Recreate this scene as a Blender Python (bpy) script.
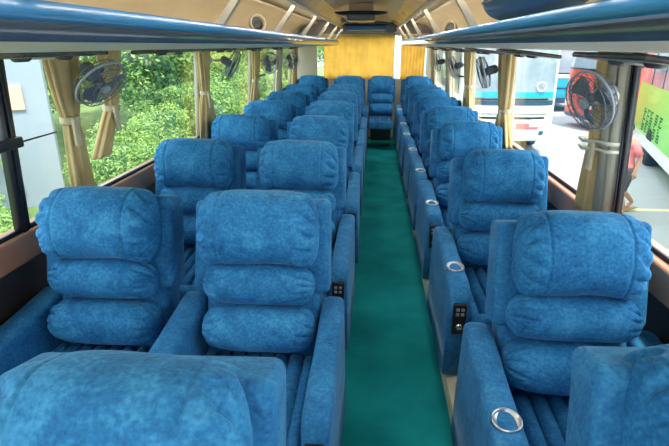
import bpy, bmesh, math, random
from mathutils import Vector, Matrix
random.seed(7)
for o in list(bpy.data.objects):
    bpy.data.objects.remove(o)
S = bpy.context.scene
COL = S.collection
PI = math.pi

# ------------------------------------------------------------------ camera
FPX = 483.0
VX, VY = 376.0, 45.0                    # where the aisle direction vanishes in the 669 x 446 frame
EYE = 1.70
d = Vector(((VX - 334.5) / FPX, -(VY - 223) / FPX, 1.0)).normalized()
yaw = math.asin(d.x); pit = math.atan2(d.y, d.z)
F = Vector((-math.sin(yaw) * math.cos(pit), math.cos(yaw) * math.cos(pit), -math.sin(pit)))
Rt = Vector((math.cos(yaw), math.sin(yaw), 0)); Up = Rt.cross(F)
cam_d = bpy.data.cameras.new('camera'); cam = bpy.data.objects.new('camera', cam_d); COL.objects.link(cam)
cam_d.sensor_width = 36.0; cam_d.lens = 36.0 * FPX / 669.0; cam_d.clip_start = 0.05; cam_d.clip_end = 300
m = Matrix((Rt, Up, -F)).transposed().to_4x4(); m.translation = Vector((0, 0, EYE)); cam.matrix_world = m
S.camera = cam

# ------------------------------------------------------------------ world, sun, exposure
w = bpy.data.worlds.new('world'); S.world = w; w.use_nodes = True
wn = w.node_tree.nodes; wl = w.node_tree.links
bg = wn['Background']; bg.inputs['Color'].default_value = (0.80, 0.90, 1.0, 1); bg.inputs['Strength'].default_value = 1.5
sun_d = bpy.data.lights.new('sun', 'SUN'); sun_d.energy = 2.6; sun_d.angle = math.radians(4); sun_d.color = (1, .95, .86)
sun = bpy.data.objects.new('sun', sun_d); COL.objects.link(sun)
sun.rotation_euler = Vector((0.22, -0.50, 1.0)).to_track_quat('Z', 'Y').to_euler(); sun.location = (-5, 10, 20)
S.view_settings.view_transform = 'Standard'; S.view_settings.look = 'None'
S.view_settings.gamma = 1.0; S.view_settings.use_curve_mapping = False
S.view_settings.exposure = 1.42
FILL_POWER = 20.0  # strength of the added fill strips inside the racks

# ------------------------------------------------------------------ materials
def pbr(name, col, rough=.6, metal=0, spec=.5, noise=None, bump=None, sheen=0, coat=0):
    """noise=(scale, colour2, contrast, detail); bump=(scale,strength)"""
    mt = bpy.data.materials.new(name); mt.use_nodes = True
    n = mt.node_tree.nodes; l = mt.node_tree.links; b = n['Principled BSDF']
    b.inputs['Base Color'].default_value = (*col, 1); b.inputs['Roughness'].default_value = rough
    b.inputs['Metallic'].default_value = metal; b.inputs['Specular IOR Level'].default_value = spec
    b.inputs['Coat Weight'].default_value = coat
    if sheen:
        b.inputs['Sheen Weight'].default_value = sheen; b.inputs['Sheen Roughness'].default_value = .4
    if noise or bump:
        tc = n.new('ShaderNodeTexCoord')
    if noise:
        t = n.new('ShaderNodeTexNoise'); t.inputs['Scale'].default_value = noise[0]
        t.inputs['Detail'].default_value = noise[3] if len(noise) > 3 else 6
        l.new(tc.outputs['Object'], t.inputs['Vector'])
        r = n.new('ShaderNodeValToRGB'); c = noise[2]
        r.color_ramp.elements[0].position = .5 - c; r.color_ramp.elements[1].position = .5 + c
        r.color_ramp.elements[0].color = (*col, 1); r.color_ramp.elements[1].color = (*noise[1], 1)
        l.new(t.outputs['Fac'], r.inputs['Fac']); l.new(r.outputs['Color'], b.inputs['Base Color'])
    if bump:
        t = n.new('ShaderNodeTexNoise'); t.inputs['Scale'].default_value = bump[0]; t.inputs['Detail'].default_value = 4
        l.new(tc.outputs['Object'], t.inputs['Vector'])
        bp = n.new('ShaderNodeBump'); bp.inputs['Strength'].default_value = bump[1]; bp.inputs['Distance'].default_value = .01
        l.new(t.outputs['Fac'], bp.inputs['Height']); l.new(bp.outputs['Normal'], b.inputs['Normal'])
    return mt

def velvet(name, dark, mid, light):
    mt = bpy.data.materials.new(name); mt.use_nodes = True
    n = mt.node_tree.nodes; l = mt.node_tree.links; b = n['Principled BSDF']
    tc = n.new('ShaderNodeTexCoord'); oi = n.new('ShaderNodeObjectInfo')
    ad = n.new('ShaderNodeVectorMath'); ad.operation = 'ADD'
    mu = n.new('ShaderNodeMath'); mu.operation = 'MULTIPLY'; mu.inputs[1].default_value = 31
    l.new(oi.outputs['Random'], mu.inputs[0]); l.new(tc.outputs['Object'], ad.inputs[0]); l.new(mu.outputs[0], ad.inputs[1])
    big = n.new('ShaderNodeTexNoise'); big.inputs['Scale'].default_value = 9; big.inputs['Detail'].default_value = 8
    big.inputs['Roughness'].default_value = .72; big.inputs['Distortion'].default_value = .6
    fine = n.new('ShaderNodeTexNoise'); fine.inputs['Scale'].default_value = 90; fine.inputs['Detail'].default_value = 3
    l.new(ad.outputs[0], big.inputs['Vector']); l.new(ad.outputs[0], fine.inputs['Vector'])
    mx = n.new('ShaderNodeMix'); mx.data_type = 'FLOAT'; mx.inputs[0].default_value = .36
    l.new(big.outputs['Fac'], mx.inputs[2]); l.new(fine.outputs['Fac'], mx.inputs[3])
    r = n.new('ShaderNodeValToRGB'); e = r.color_ramp.elements
    e[0].position = .33; e[0].color = (*dark, 1); e[1].position = .70; e[1].color = (*light, 1)
    k = e.new(.5); k.color = (*mid, 1)
    l.new(mx.outputs[0], r.inputs['Fac']); l.new(r.outputs['Color'], b.inputs['Base Color'])
    b.inputs['Roughness'].default_value = .75; b.inputs['Specular IOR Level'].default_value = .25
    b.inputs['Sheen Weight'].default_value = .25; b.inputs['Sheen Roughness'].default_value = .35
    b.inputs['Sheen Tint'].default_value = (.45, .75, 1, 1)
    bp = n.new('ShaderNodeBump'); bp.inputs['Strength'].default_value = .35; bp.inputs['Distance'].default_value = .006
    l.new(mx.outputs[0], bp.inputs['Height']); l.new(bp.outputs['Normal'], b.inputs['Normal'])
    return mt

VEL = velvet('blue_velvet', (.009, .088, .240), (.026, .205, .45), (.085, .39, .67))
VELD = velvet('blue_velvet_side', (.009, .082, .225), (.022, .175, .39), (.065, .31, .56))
CARPET = pbr('teal_carpet', (.004, .21, .235), .95, spec=.1, noise=(3.2, (.012, .34, .345), .2, 9), bump=(260, .6))
STEEL = pbr('steel', (.80, .80, .80), .18, metal=1)
CUPM = pbr('brushed_steel', (.50, .50, .50), .28, metal=1, noise=(60, (.70, .70, .70), .2))
BLACK = pbr('black_plastic', (.012, .013, .016), .35)
BUTTON = pbr('grey_button', (.25, .26, .28), .4)
BEIGE = pbr('beige_plastic', (.58, .50, .36), .5, noise=(2.5, (.66, .58, .43), .2))
RACKIN = pbr('rack_lining', (.58, .51, .34), .45, noise=(3, (.66, .59, .41), .25), bump=(3, .2))
RACKUN = pbr('rack_underside', (.86, .73, .58), .5, noise=(2, (.90, .78, .64), .25))
RIB = pbr('rib_plastic', (.70, .66, .55), .35)
RIBD = pbr('rack_rib_plastic', (.52, .48, .38), .4)
TRACK = pbr('track_plastic', (.62, .60, .52), .3)
LIPBLUE = pbr('rack_blue_vinyl', (.022, .17, .40), .36, coat=.2, noise=(1.6, (.03, .20, .44), .25))
LIPGREY = pbr('rack_grey_vinyl', (.055, .085, .14), .22, coat=.6, noise=(4, (.08, .12, .19), .25))
CEIL = pbr('peach_ceiling', (.86, .56, .31), .35, noise=(1.5, (.92, .62, .37), .3))
MIRROR = pbr('duct_panel', (.20, .20, .22), .25, noise=(3, (.30, .29, .28), .3))
WOOD = pbr('reddish_wood_trim', (.50, .18, .09), .28, coat=.4, noise=(6, (.60, .26, .13), .25, 10))
DARKW = pbr('dark_side_wall', (.045, .03, .03), .5)
FRAME = pbr('black_window_rubber', (.02, .022, .03), .4)
PILLAR = pbr('pillar_beige', (.50, .47, .38), .45)
CURT = pbr('gold_curtain', (.54, .36, .15), .8, noise=(9, (.70, .51, .25), .3), sheen=.3, bump=(200, .3))
CURTL = pbr('cream_curtain', (.62, .50, .31), .8, noise=(9, (.75, .64, .44), .3), sheen=.3, bump=(200, .3))
PANEL = pbr('dark_service_panel', (.055, .05, .055), .25, noise=(14, (.10, .09, .085), .2))
FANG = pbr('fan_grey', (.16, .18, .22), .35)
FANL = pbr('fan_ring', (.42, .45, .50), .3)

def translucent(name, col, mix=.6, scale=40):
    mt = bpy.data.materials.new(name); mt.use_nodes = True
    n = mt.node_tree.nodes; l = mt.node_tree.links
    n.remove(n['Principled BSDF']); out = n['Material Output']
    tc = n.new('ShaderNodeTexCoord'); t = n.new('ShaderNodeTexNoise'); t.inputs['Scale'].default_value = scale
    l.new(tc.outputs['Object'], t.inputs['Vector'])
    r = n.new('ShaderNodeValToRGB'); r.color_ramp.elements[0].position = .3; r.color_ramp.elements[1].position = .7
    r.color_ramp.elements[0].color = (*[c * .86 for c in col], 1); r.color_ramp.elements[1].color = (*col, 1)
    l.new(t.outputs['Fac'], r.inputs['Fac'])
    a = n.new('ShaderNodeBsdfDiffuse'); b = n.new('ShaderNodeBsdfTranslucent'); mx = n.new('ShaderNodeMixShader')
    mx.inputs[0].default_value = mix
    l.new(r.outputs['Color'], a.inputs['Color']); l.new(r.outputs['Color'], b.inputs['Color'])
    l.new(a.outputs[0], mx.inputs[1]); l.new(b.outputs[0], mx.inputs[2]); l.new(mx.outputs[0], out.inputs['Surface'])
    return mt
YCURT = translucent('yellow_curtain', (1.0, .73, .30), .85, 6)
LEAF = [translucent('leaf_light', (.48, .64, .20), .35, 3), translucent('leaf_mid', (.28, .46, .14), .35, 3),
        translucent('leaf_dark', (.09, .20, .08), .3, 3)]

def glass(name, tint, refl=.06):
    mt = bpy.data.materials.new(name); mt.use_nodes = True
    n = mt.node_tree.nodes; l = mt.node_tree.links
    n.remove(n['Principled BSDF']); out = n['Material Output']
    a = n.new('ShaderNodeBsdfTransparent'); a.inputs[0].default_value = (*tint, 1)
    g = n.new('ShaderNodeBsdfGlossy'); g.inputs['Roughness'].default_value = .02
    lw = n.new('ShaderNodeLayerWeight'); lw.inputs['Blend'].default_value = .5
    pw = n.new('ShaderNodeMath'); pw.operation = 'POWER'; pw.inputs[1].default_value = 4.0
    ma = n.new('ShaderNodeMath'); ma.operation = 'MULTIPLY_ADD'; ma.inputs[1].default_value = .45; ma.inputs[2].default_value = .03
    l.new(lw.outputs['Facing'], pw.inputs[0]); l.new(pw.outputs[0], ma.inputs[0])
    mx = n.new('ShaderNodeMixShader'); l.new(ma.outputs[0], mx.inputs[0])
    l.new(a.outputs[0], mx.inputs[1]); l.new(g.outputs[0], mx.inputs[2]); l.new(mx.outputs[0], out.inputs['Surface'])
    return mt
GLASS = glass('window_glass', (.94, .97, .96))

def emit(name, col, s):
    mt = bpy.data.materials.new(name); mt.use_nodes = True
    b = mt.node_tree.nodes['Principled BSDF']
    b.inputs['Emission Color'].default_value = (*col, 1); b.inputs['Emission Strength'].default_value = s
    b.inputs['Base Color'].default_value = (*col, 1)
    return mt
FILL_GLOW = emit('rack_fill_glow', (1, .90, .80), FILL_POWER)  # glow of the added fill strips, no fitting of the bus

# ------------------------------------------------------------------ mesh helpers
def obj(name, bm, mat, parent=None, smooth=True, kind=None):
    me = bpy.data.meshes.new(name)
    bmesh.ops.recalc_face_normals(bm, faces=bm.faces[:])
    for f in bm.faces: f.smooth = smooth
    bm.to_mesh(me); bm.free()
    for mm in (mat if isinstance(mat, (list, tuple)) else [mat]): me.materials.append(mm)
    o = bpy.data.objects.new(name, me); COL.objects.link(o)
    if parent: o.parent = parent
    if kind: o['kind'] = kind
    return o
def empty(name, loc=(0, 0, 0), rz=0):
    o = bpy.data.objects.new(name, None); COL.objects.link(o); o.location = loc; o.rotation_euler = (0, 0, rz)
    o.empty_display_size = .1
    return o
def tag(o, label, cat, group=None, kind=None):
    o['label'] = label; o['category'] = cat
    if group: o['group'] = group
    if kind: o['kind'] = kind
    return o
def kids(o): return [c for c in bpy.data.objects if c.parent == o]
def copy_tree(o, parent=None):
    c = o.copy(); COL.objects.link(c); c.parent = parent
    for ch in kids(o): copy_tree(ch, c)
    return c
def box(bm, x0, x1, y0, y1, z0, z1, bev=0, seg=3, M=None, mi=0):
    vs = [bm.verts.new((x, y, z)) for x in (x0, x1) for y in (y0, y1) for z in (z0, z1)]
    q = [(0, 1, 3, 2), (4, 6, 7, 5), (0, 4, 5, 1), (2, 3, 7, 6), (0, 2, 6, 4), (1, 5, 7, 3)]
    fs = [bm.faces.new([vs[i] for i in f]) for f in q]
    for f in fs: f.material_index = mi
    geo = vs
    if bev:
        es = list({e for f in fs for e in f.edges})
        r = bmesh.ops.bevel(bm, geom=es, offset=bev, segments=seg, affect='EDGES', profile=.5)
        geo = list({v for f in r['faces'] for v in f.verts} | {v for v in vs if v.is_valid})
        for f in r['faces']: f.material_index = mi
    if M: 
        for v in geo: v.co = M @ v.co
    return geo
def nb(): return bmesh.new()
def bx(*a, **k):
    b = nb(); box(b, *a, **k); return b
def tube(bm, pts, r, n=8, closed=False, cap=True):
    pts = [Vector(p) for p in pts]; N = len(pts); rings = []; up = None
    for i, p in enumerate(pts):
        if closed: t = (pts[(i + 1) % N] - pts[i - 1]).normalized()
        else: t = (pts[min(i + 1, N - 1)] - pts[max(i - 1, 0)]).normalized()
        if up is None:
            up = Vector((0, 0, 1)) if abs(t.z) < .9 else Vector((1, 0, 0))
        s = t.cross(up)
        if s.length < 1e-6: s = t.orthogonal()
        s.normalize(); up = s.cross(t).normalized()
        rr = r[i] if isinstance(r, (list, tuple)) else r
        rings.append([bm.verts.new(p + (s * math.cos(2 * PI * k / n) + up * math.sin(2 * PI * k / n)) * rr) for k in range(n)])
    M = N if closed else N - 1
    for i in range(M):
        a, b = rings[i], rings[(i + 1) % N]
        for k in range(n): bm.faces.new((a[k], a[(k + 1) % n], b[(k + 1) % n], b[k]))
    if cap and not closed:
        bm.faces.new(rings[0]); bm.faces.new(rings[-1])
def lathe(bm, prof, n=28, M=None):
    rings = []
    for r, z in prof:
        ring = []
        for k in range(n):
            a = 2 * PI * k / n; v = Vector((r * math.cos(a), r * math.sin(a), z))
            ring.append(bm.verts.new(M @ v if M else v))
        rings.append(ring)
    for a, b in zip(rings, rings[1:]):
        for k in range(n): bm.faces.new((a[k], a[(k + 1) % n], b[(k + 1) % n], b[k]))
    return rings
def prism(bm, poly, ax, a0, a1, seg=1, fn=None, mi=None):
    """extrude a closed 2D outline; ax='y': poly=(x,z) along y, 'x': poly=(y,z) along x"""
    n = len(poly); rings = []
    for s in range(seg + 1):
        t = a0 + (a1 - a0) * s / seg; ring = []
        for p, q in poly:
            v = (p, t, q) if ax == 'y' else (t, p, q)
            if fn: v = fn(*v)
            ring.append(bm.verts.new(v))
        rings.append(ring)
    for a, b in zip(rings, rings[1:]):
        for k in range(n):
            f = bm.faces.new((a[k], a[(k + 1) % n], b[(k + 1) % n], b[k]))
            if mi: f.material_index = mi[k]
    bm.faces.new(rings[0]); bm.faces.new(rings[-1])

# ------------------------------------------------------------------ bus shell
XL, XR, Y0, Y1, SILL, TOP = -1.53, 1.12, -1.2, 9.55, .93, 1.73
def xl(z): return XL + max(0, z - SILL) * .07
def xr(z): return XR - max(0, z - SILL) * .07

obj('floor', bx(XL, XR, Y0, Y1, -.06, 0), CARPET, kind='structure', smooth=False)
# low seat platforms, beige edge facing the aisle
obj('trim_1', bx(XL, -.155, Y0 + .02, Y1 - .02, 0, .10, bev=.008), BEIGE, kind='structure', smooth=False)
obj('trim_2', bx(.405, XR, Y0 + .02, Y1 - .02, 0, .10, bev=.008), BEIGE, kind='structure', smooth=False)
obj('wall_left', bx(XL - .08, XL, Y0, Y1, -.06, .80), DARKW, kind='structure', smooth=False)
obj('wall_right', bx(XR, XR + .08, Y0, Y1, -.06, .80), DARKW, kind='structure', smooth=False)
for nm, x0, x1 in (('trim_3', XL - .08, XL + .03), ('trim_4', XR - .045, XR + .08)):
    b = nb(); box(b, x0, x1, Y0, Y1, .80, SILL, bev=.015)
    obj(nm, b, WOOD, kind='structure')
# upper side walls above the glass, hidden by the racks
obj('trim_5', bx(XL - .06, XL + .02, Y0, Y1, 1.70, 2.13), RACKIN, kind='structure', smooth=False)
obj('trim_6', bx(XR - .02, XR + .06, Y0, Y1, 1.70, 2.13), RACKIN, kind='structure', smooth=False)
# ceiling: arched panel with duct panels down to the rack tracks
b = nb()
arc = [(-.46, 2.06), (-.30, 2.085), (-.10, 2.095), (.10, 2.085), (.24, 2.06)]
prism(b, arc + [(.24, 2.14), (-.46, 2.14)], 'y', Y0, Y1)
obj('ceiling', b, CEIL, kind='structure', smooth=False)
for nm, p in (('trim_7', [(-.46, 2.06), (-.57, 1.985), (-.60, 2.0), (-.50, 2.14), (-.46, 2.14)]),
              ('trim_8', [(.24, 2.06), (.35, 1.985), (.38, 2.0), (.28, 2.14), (.24, 2.14)])):
    b = nb(); prism(b, p, 'y', Y0, Y1); obj(nm, b, MIRROR, kind='structure', smooth=False)
obj('trim_9', bx(XL, -.50, Y0, Y1, 2.125, 2.16), RACKIN, kind='structure', smooth=False)
obj('trim_10', bx(.28, XR, Y0, Y1, 2.125, 2.16), RACKIN, kind='structure', smooth=False)

# bus front: low wall, header and windshield behind the camera
obj('wall_front', bx(XL, XR, Y0 - .08, Y0, -.06, 1.10), DARKW, kind='structure', smooth=False)
obj('trim_41', bx(XL, XR, Y0 - .08, Y0, 1.98, 2.16), RACKIN, kind='structure', smooth=False)
obj('window_20', bx(XL, XR, Y0 - .05, Y0 - .044, 1.10, 1.98), GLASS, kind='structure', smooth=False)
# pillars and side windows
LP = [1.87, 4.14, 5.98, 7.55, 9.0]
RP = [2.27, 4.12, 5.78, 7.32]
LP = [.0] + LP; RP = [.55] + RP
def wallpost(nm, side, yc, wd, mat, dep=.05):
    b = nb(); f = xl if side < 0 else xr
    for z in (0,): pass
    x0, x1 = f(SILL), f(TOP); s = -side
    y0, y1 = yc - wd / 2, yc + wd / 2
    v = []
    for (x, z) in ((x0, SILL), (x1, TOP)):
        for dx in (-.03 * s, dep * s):
            for y in (y0, y1): v.append(b.verts.new((x + dx, y, z)))
    q = [(0, 1, 3, 2), (4, 6, 7, 5), (0, 4, 5, 1), (2, 3, 7, 6), (0, 2, 6, 4), (1, 5, 7, 3)]
    fs = [b.faces.new([v[i] for i in f_]) for f_ in q]
    bmesh.ops.bevel(b, geom=b.edges[:], offset=.012, segments=2, affect='EDGES')
    return obj(nm, b, mat, kind='structure')
tn = 11
for side, PP in ((-1, LP), (1, RP)):
    for i, y in enumerate(PP):
        if side < 0:
            if i == 1: wallpost('trim_%d' % tn, side, y, .05, FRAME, .03)
            elif i >= 2: wallpost('trim_%d' % tn, side, y + .02, .06, PILLAR, .02)
            else: wallpost('trim_%d' % tn, side, y, .10, PILLAR)
        else:
            wallpost('trim_%d' % tn, side, y, .11 if i == 1 else .08, PILLAR, .06 if i == 1 else .03)
        tn += 1
wnum = 1
for side, PP in ((-1, LP), (1, RP)):
    ys = [Y0] + PP + [Y1 - .05]
    for a, c in zip(ys, ys[1:]):
        f = xl if side < 0 else xr
        b = nb(); t = .006
        x0, x1 = f(SILL) , f(TOP)
        vv = [b.verts.new(p) for p in ((x0, a, SILL), (x0, c, SILL), (x1, c, TOP), (x1, a, TOP), (x0 + t, a, SILL), (x0 + t, c, SILL), (x1 + t, c, TOP), (x1 + t, a, TOP))]
        for q in ((0, 1, 2, 3), (7, 6, 5, 4), (0, 4, 5, 1), (1, 5, 6, 2), (2, 6, 7, 3), (3, 7, 4, 0)): b.faces.new([vv[i] for i in q])
        o = obj('window_%d' % wnum, b, GLASS, kind='structure', smooth=False)
        fb = nb(); tube(fb, [(x0 + .003, a + .01, SILL + .008), (x0 + .003, c - .01, SILL + .008)], .011, 6)
        obj('window_frame', fb, FRAME, o)
        wnum += 1
wallpost('trim_40', 1, 2.200, .02, FRAME, .012)
# sliding catch block on the left front window divider
b = nb(); box(b, xl(1.32) + .012, xl(1.32) + .05, 1.66, 1.90, 1.30, 1.345, bev=.008)
o = obj('window_latch', b, FRAME); tag(o, 'black sliding window latch on the black divider of the foremost left window', 'latch')
b = nb(); tube(b, [(xl(1.3) + .02, 1.90, 1.315), (xl(1.3) + .03, 2.15, 1.32)], .004, 6)
o = obj('hanging_cord', b, FRAME); tag(o, 'thin dark cord running along the left glass to the first curtain', 'cord')

# rear wall
obj('wall_rear', bx(XL, XR, Y1, Y1 + .08, -.06, 1.10), BEIGE, kind='structure', smooth=False)
obj('trim_%d' % tn, bx(XL, XR, Y1, Y1 + .08, 1.86, 2.14), MIRROR, kind='structure', smooth=False); tn += 1
for x0, x1 in ((XL, -1.10), (.97, XR)):
    obj('trim_%d' % tn, bx(x0, x1, Y1, Y1 + .08, 1.10, 1.86), BEIGE, kind='structure', smooth=False); tn += 1
b = nb(); box(b, -1.10, .97, Y1 + .03, Y1 + .036, 1.10, 1.86)
obj('window_%d' % wnum, b, GLASS, kind='structure', smooth=False)
# grey ceiling bulkhead with white rail above the rear curtain
b = nb(); box(b, -.62, .37, 9.05, Y1, 1.90, 2.10, bev=.02); obj('trim_%d' % tn, b, MIRROR, kind='structure'); tn += 1
o = obj('curtain_rail', bx(-1.05, .96, 9.44, 9.47, 1.865, 1.89, bev=.006), RIB); tag(o, 'white curtain rail across the top of the rear window', 'rail')

def sheet(x0, x1, y, z0, z1, mat, nf, amp, label, sag=0):
    b = nb(); nx = int(nf * 8); nz = 10; t = .004; g = []
    for s in (0, 1):
        rows = []
        for j in range(nz + 1):
            zz = z0 + (z1 - z0) * j / nz
            rows.append([b.verts.new((x0 + (x1 - x0) * i / nx, y + s * t + amp * math.sin(2 * PI * nf * i / nx + .4 * math.sin(j * .7)), zz + sag * math.sin(PI * i / nx) * (j == 0))) for i in range(nx + 1)])
        g.append(rows)
    for s in (0, 1):
        for j in range(nz):
            for i in range(nx): b.faces.new((g[s][j][i], g[s][j][i + 1], g[s][j + 1][i + 1], g[s][j + 1][i]))
    for j in range(nz):
        for i in (0, nx): b.faces.new((g[0][j][i], g[0][j + 1][i], g[1][j + 1][i], g[1][j][i]))
    for i in range(nx):
        for j in (0, nz): b.faces.new((g[0][j][i], g[0][j][i + 1], g[1][j][i + 1], g[1][j][i]))
    o = obj('rear_curtain', b, mat); tag(o, label, 'curtain'); return o
sheet(-.96, .345, 9.455, 1.10, 1.865, YCURT, 13, .006, 'wide yellow curtain drawn over the middle of the rear window, glowing with daylight')
sheet(.46, .90, 9.455, 1.10, 1.865, YCURT, 7, .014, 'narrow yellow curtain at the right end of the rear window')

# ------------------------------------------------------------------ luggage racks
def rack(side, xi, xo, label, ribs, hole_y):
    """xi: lip toward the aisle, xo: outer wall; side -1 left, +1 right"""
    root = empty('luggage_rack', ((xi + xo) / 2, (Y0 + Y1) / 2, 1.70)); s = side
    off = Vector(root.location)
    def put(nm, bm, mat, smooth=False):
        for v in bm.verts: v.co -= off
        return obj(nm, bm, mat, root, smooth=smooth)
    ye = 9.45
    # lip: rounded bar, blue above, grey below
    def lipf(a): return (xi + s * .035 - s * .036 * math.cos(a), 1.752 + .036 * math.sin(a))
    p = [lipf(a) for a in [math.radians(t) for t in range(180 - 200, 181 - 60, 20)]]
    up = [(xi - s * .004, 1.745), (xi + s * .002, 1.765), (xi + s * .018, 1.782), (xi + s * .05, 1.792), (xi + s * .13, 1.792), (xi + s * .13, 1.775), (xi + s * .03, 1.745)]
    b = nb(); prism(b, up, 'y', Y0, ye, 1); put('front_rail', b, LIPBLUE, True)
    dn = [(xi - s * .004, 1.745), (xi + s * .03, 1.745), (xi + s * .03, 1.712), (xi + s * .012, 1.706), (xi + s * .0, 1.715)]
    b = nb(); prism(b, dn, 'y', Y0, ye, 1); put('rail_edge', b, LIPGREY, True)
    b = nb(); prism(b, [(xi + s * .012, 1.706), (xi + s * .03, 1.712), (xi + s * .03, 1.745), (xi + s * .12, 1.775), (xo, 1.76), (xo, 1.680), (xi + s * .30, 1.680), (xi + s * .10, 1.688)], 'y', Y0, ye)
    put('underside', b, RACKUN)
    # curved lining behind the opening
    prof = []
    for k in range(13):
        a = PI / 2 * k / 12
        prof.append((xo - s * .03 - s * .42 * (1 - math.cos(a)), 1.755 + .32 * math.sin(a)))
    back = [(x + s * .02, z + .015) for x, z in reversed(prof)]
    b = nb(); prism(b, prof + back, 'y', Y0, ye); put('lining', b, RACKIN, True)
    xt = xi + s * -.125 if False else (-.575 if s < 0 else .355)
    b = nb(); prism(b, [(xt - s * .012, 1.975), (xt - s * .005, 1.965), (xt + s * .03, 1.97), (xt + s * .035, 1.992), (xt - s * .005, 1.992)], 'y', Y0, ye); put('top_track', b, TRACK)
    for y in ribs:
        b = nb(); xa, xb = xi + s * .05, xt + s * .015
        prism(b, [(xa, 1.785), (xb, 1.972), (xb + s * .035, 1.972), (xa + s * .045, 1.785)], 'y', y - .022, y + .022); put('rib', b, RIBD)
    tag(root, label, 'luggage rack', 'overhead luggage racks')
    return root
rack(-1, -.68, XL + .02, 'left overhead luggage rack with blue front rail and beige lining', [1.02, 2.45, 3.85, 5.25, 6.65, 8.05, 9.2], 0)
rack(1, .44, XR - .02, 'right overhead luggage rack with blue front rail, blue cushion lying in it', [1.17, 2.78, 4.35, 5.9, 7.4, 8.8], 0)
# round speakers in the rack linings
def speaker(loc, rot, label):
    root = empty('speaker', loc); root.rotation_euler = rot
    b = nb(); lathe(b, [(.062, -.06), (.07, -.03), (.074, 0), (.070, .008), (.058, .004), (.055, -.03)], 28); obj('rim', b, BEIGE, root)
    b = nb(); r = lathe(b, [(.056, -.028), (.03, -.035), (.001, -.03)], 28); obj('cone', b, BLACK, root)
    tag(root, label, 'speaker', 'rack speakers'); return root
speaker((-1.0, 4.35, 1.875), (math.radians(78), 0, math.radians(35)), 'round speaker with dark opening inside the left rack')
speaker((.72, 5.25, 1.86), (math.radians(78), 0, math.radians(-35)), 'round speaker with dark opening inside the right rack')

# added fill light: glowing strips hidden in the racks to brighten linings and cabin
for x, lb in ((-.634, 'left'), (.412, 'right')):
    root = empty('rack_fill_light', (x, 4.6, 2.003))
    b = nb(); tube(b, [(0, -5.4, 0), (0, 4.6, 0)], .007, 8); obj('fill_strip', b, FILL_GLOW, root)
    b = nb(); box(b, -.012, .012, -5.42, 4.62, .005, .012); obj('housing', b, RIB, root)
    tag(root, 'added fill light strip hidden behind the top track of the %s luggage rack' % lb, 'light', 'added fill light strips')

# roof hatches hanging at the far end of the ceiling
def hatch(xc, y, wd, z, boxw, boxm, label, L=.45):
    root = empty('roof_hatch', (xc, y, z))
    b = nb(); n = 14; top = []; bot = []
    for i in range(n + 1):
        t = -1 + 2 * i / n; h = .022 * math.sqrt(max(0, 1 - t * t)) + .002
        top.append((t * wd / 2, h * .5)); bot.append((t * wd / 2, -h * .8))
    prism(b, top + bot[::-1], 'y', 0, L); obj('cover', b, BLACK, root)
    b = nb(); box(b, -boxw / 2, boxw / 2, .03, L - .02, -.075, -.015, bev=.008); obj('vent_box', b, boxm, root, smooth=False)
    obj('mount', bx(-.12, .12, .12, .30, .005, 2.088 - z), CEIL, root, smooth=False)
    tag(root, label, 'roof hatch'); return root
hatch(-.155, 5.1, .52, 2.0, .27, PANEL, 'nearer black lens-shaped roof hatch with a grey vent box under the ceiling')
hatch(-.16, 7.75, .68, 1.985, .60, LIPBLUE, 'farther black roof hatch with a blue vent box just before the rear window')

# ------------------------------------------------------------------ service panels under the racks
def make_panel():
    root = empty('service_panel')
    b = nb(); box(b, -.11, .11, -.26, .26, -.010, .010, bev=.008); obj('panel_cover', b, PANEL, root)
    for y in (-.12, .12):
        b = nb(); lathe(b, [(.001, -.022), (.022, -.022), (.03, -.016), (.034, -.010), (.034, -.004)], 16, Matrix.Translation((0, y, 0))); obj('air_nozzle', b, PANEL, root)
    b = nb(); box(b, -.02, .02, -.04, .04, -.016, -.008, bev=.004); obj('reading_light', b, RIB, root)
    return root
pp = make_panel(); first = True
ORD = ['nearest', 'second', 'third', 'fourth', 'fifth', 'sixth', 'seventh', 'eighth']
for side, ys in ((-1, [1.76, 2.90, 4.0, 5.1, 6.2, 7.3]), (1, [1.72, 2.95, 4.1, 5.2, 6.3, 7.4])):
    for i, y in enumerate(ys):
        o = pp if first else copy_tree(pp); first = False
        o.location = (-1.20 if side < 0 else .84, y, 1.667 if side < 0 else 1.655); o.rotation_euler = (0, math.radians(-3 if side < 0 else 7), 0)
        tag(o, 'dark service panel with air nozzles under the %s rack, %s from the camera' % ('left' if side < 0 else 'right', ORD[i]), 'service panel', 'service panels under the racks')

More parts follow.
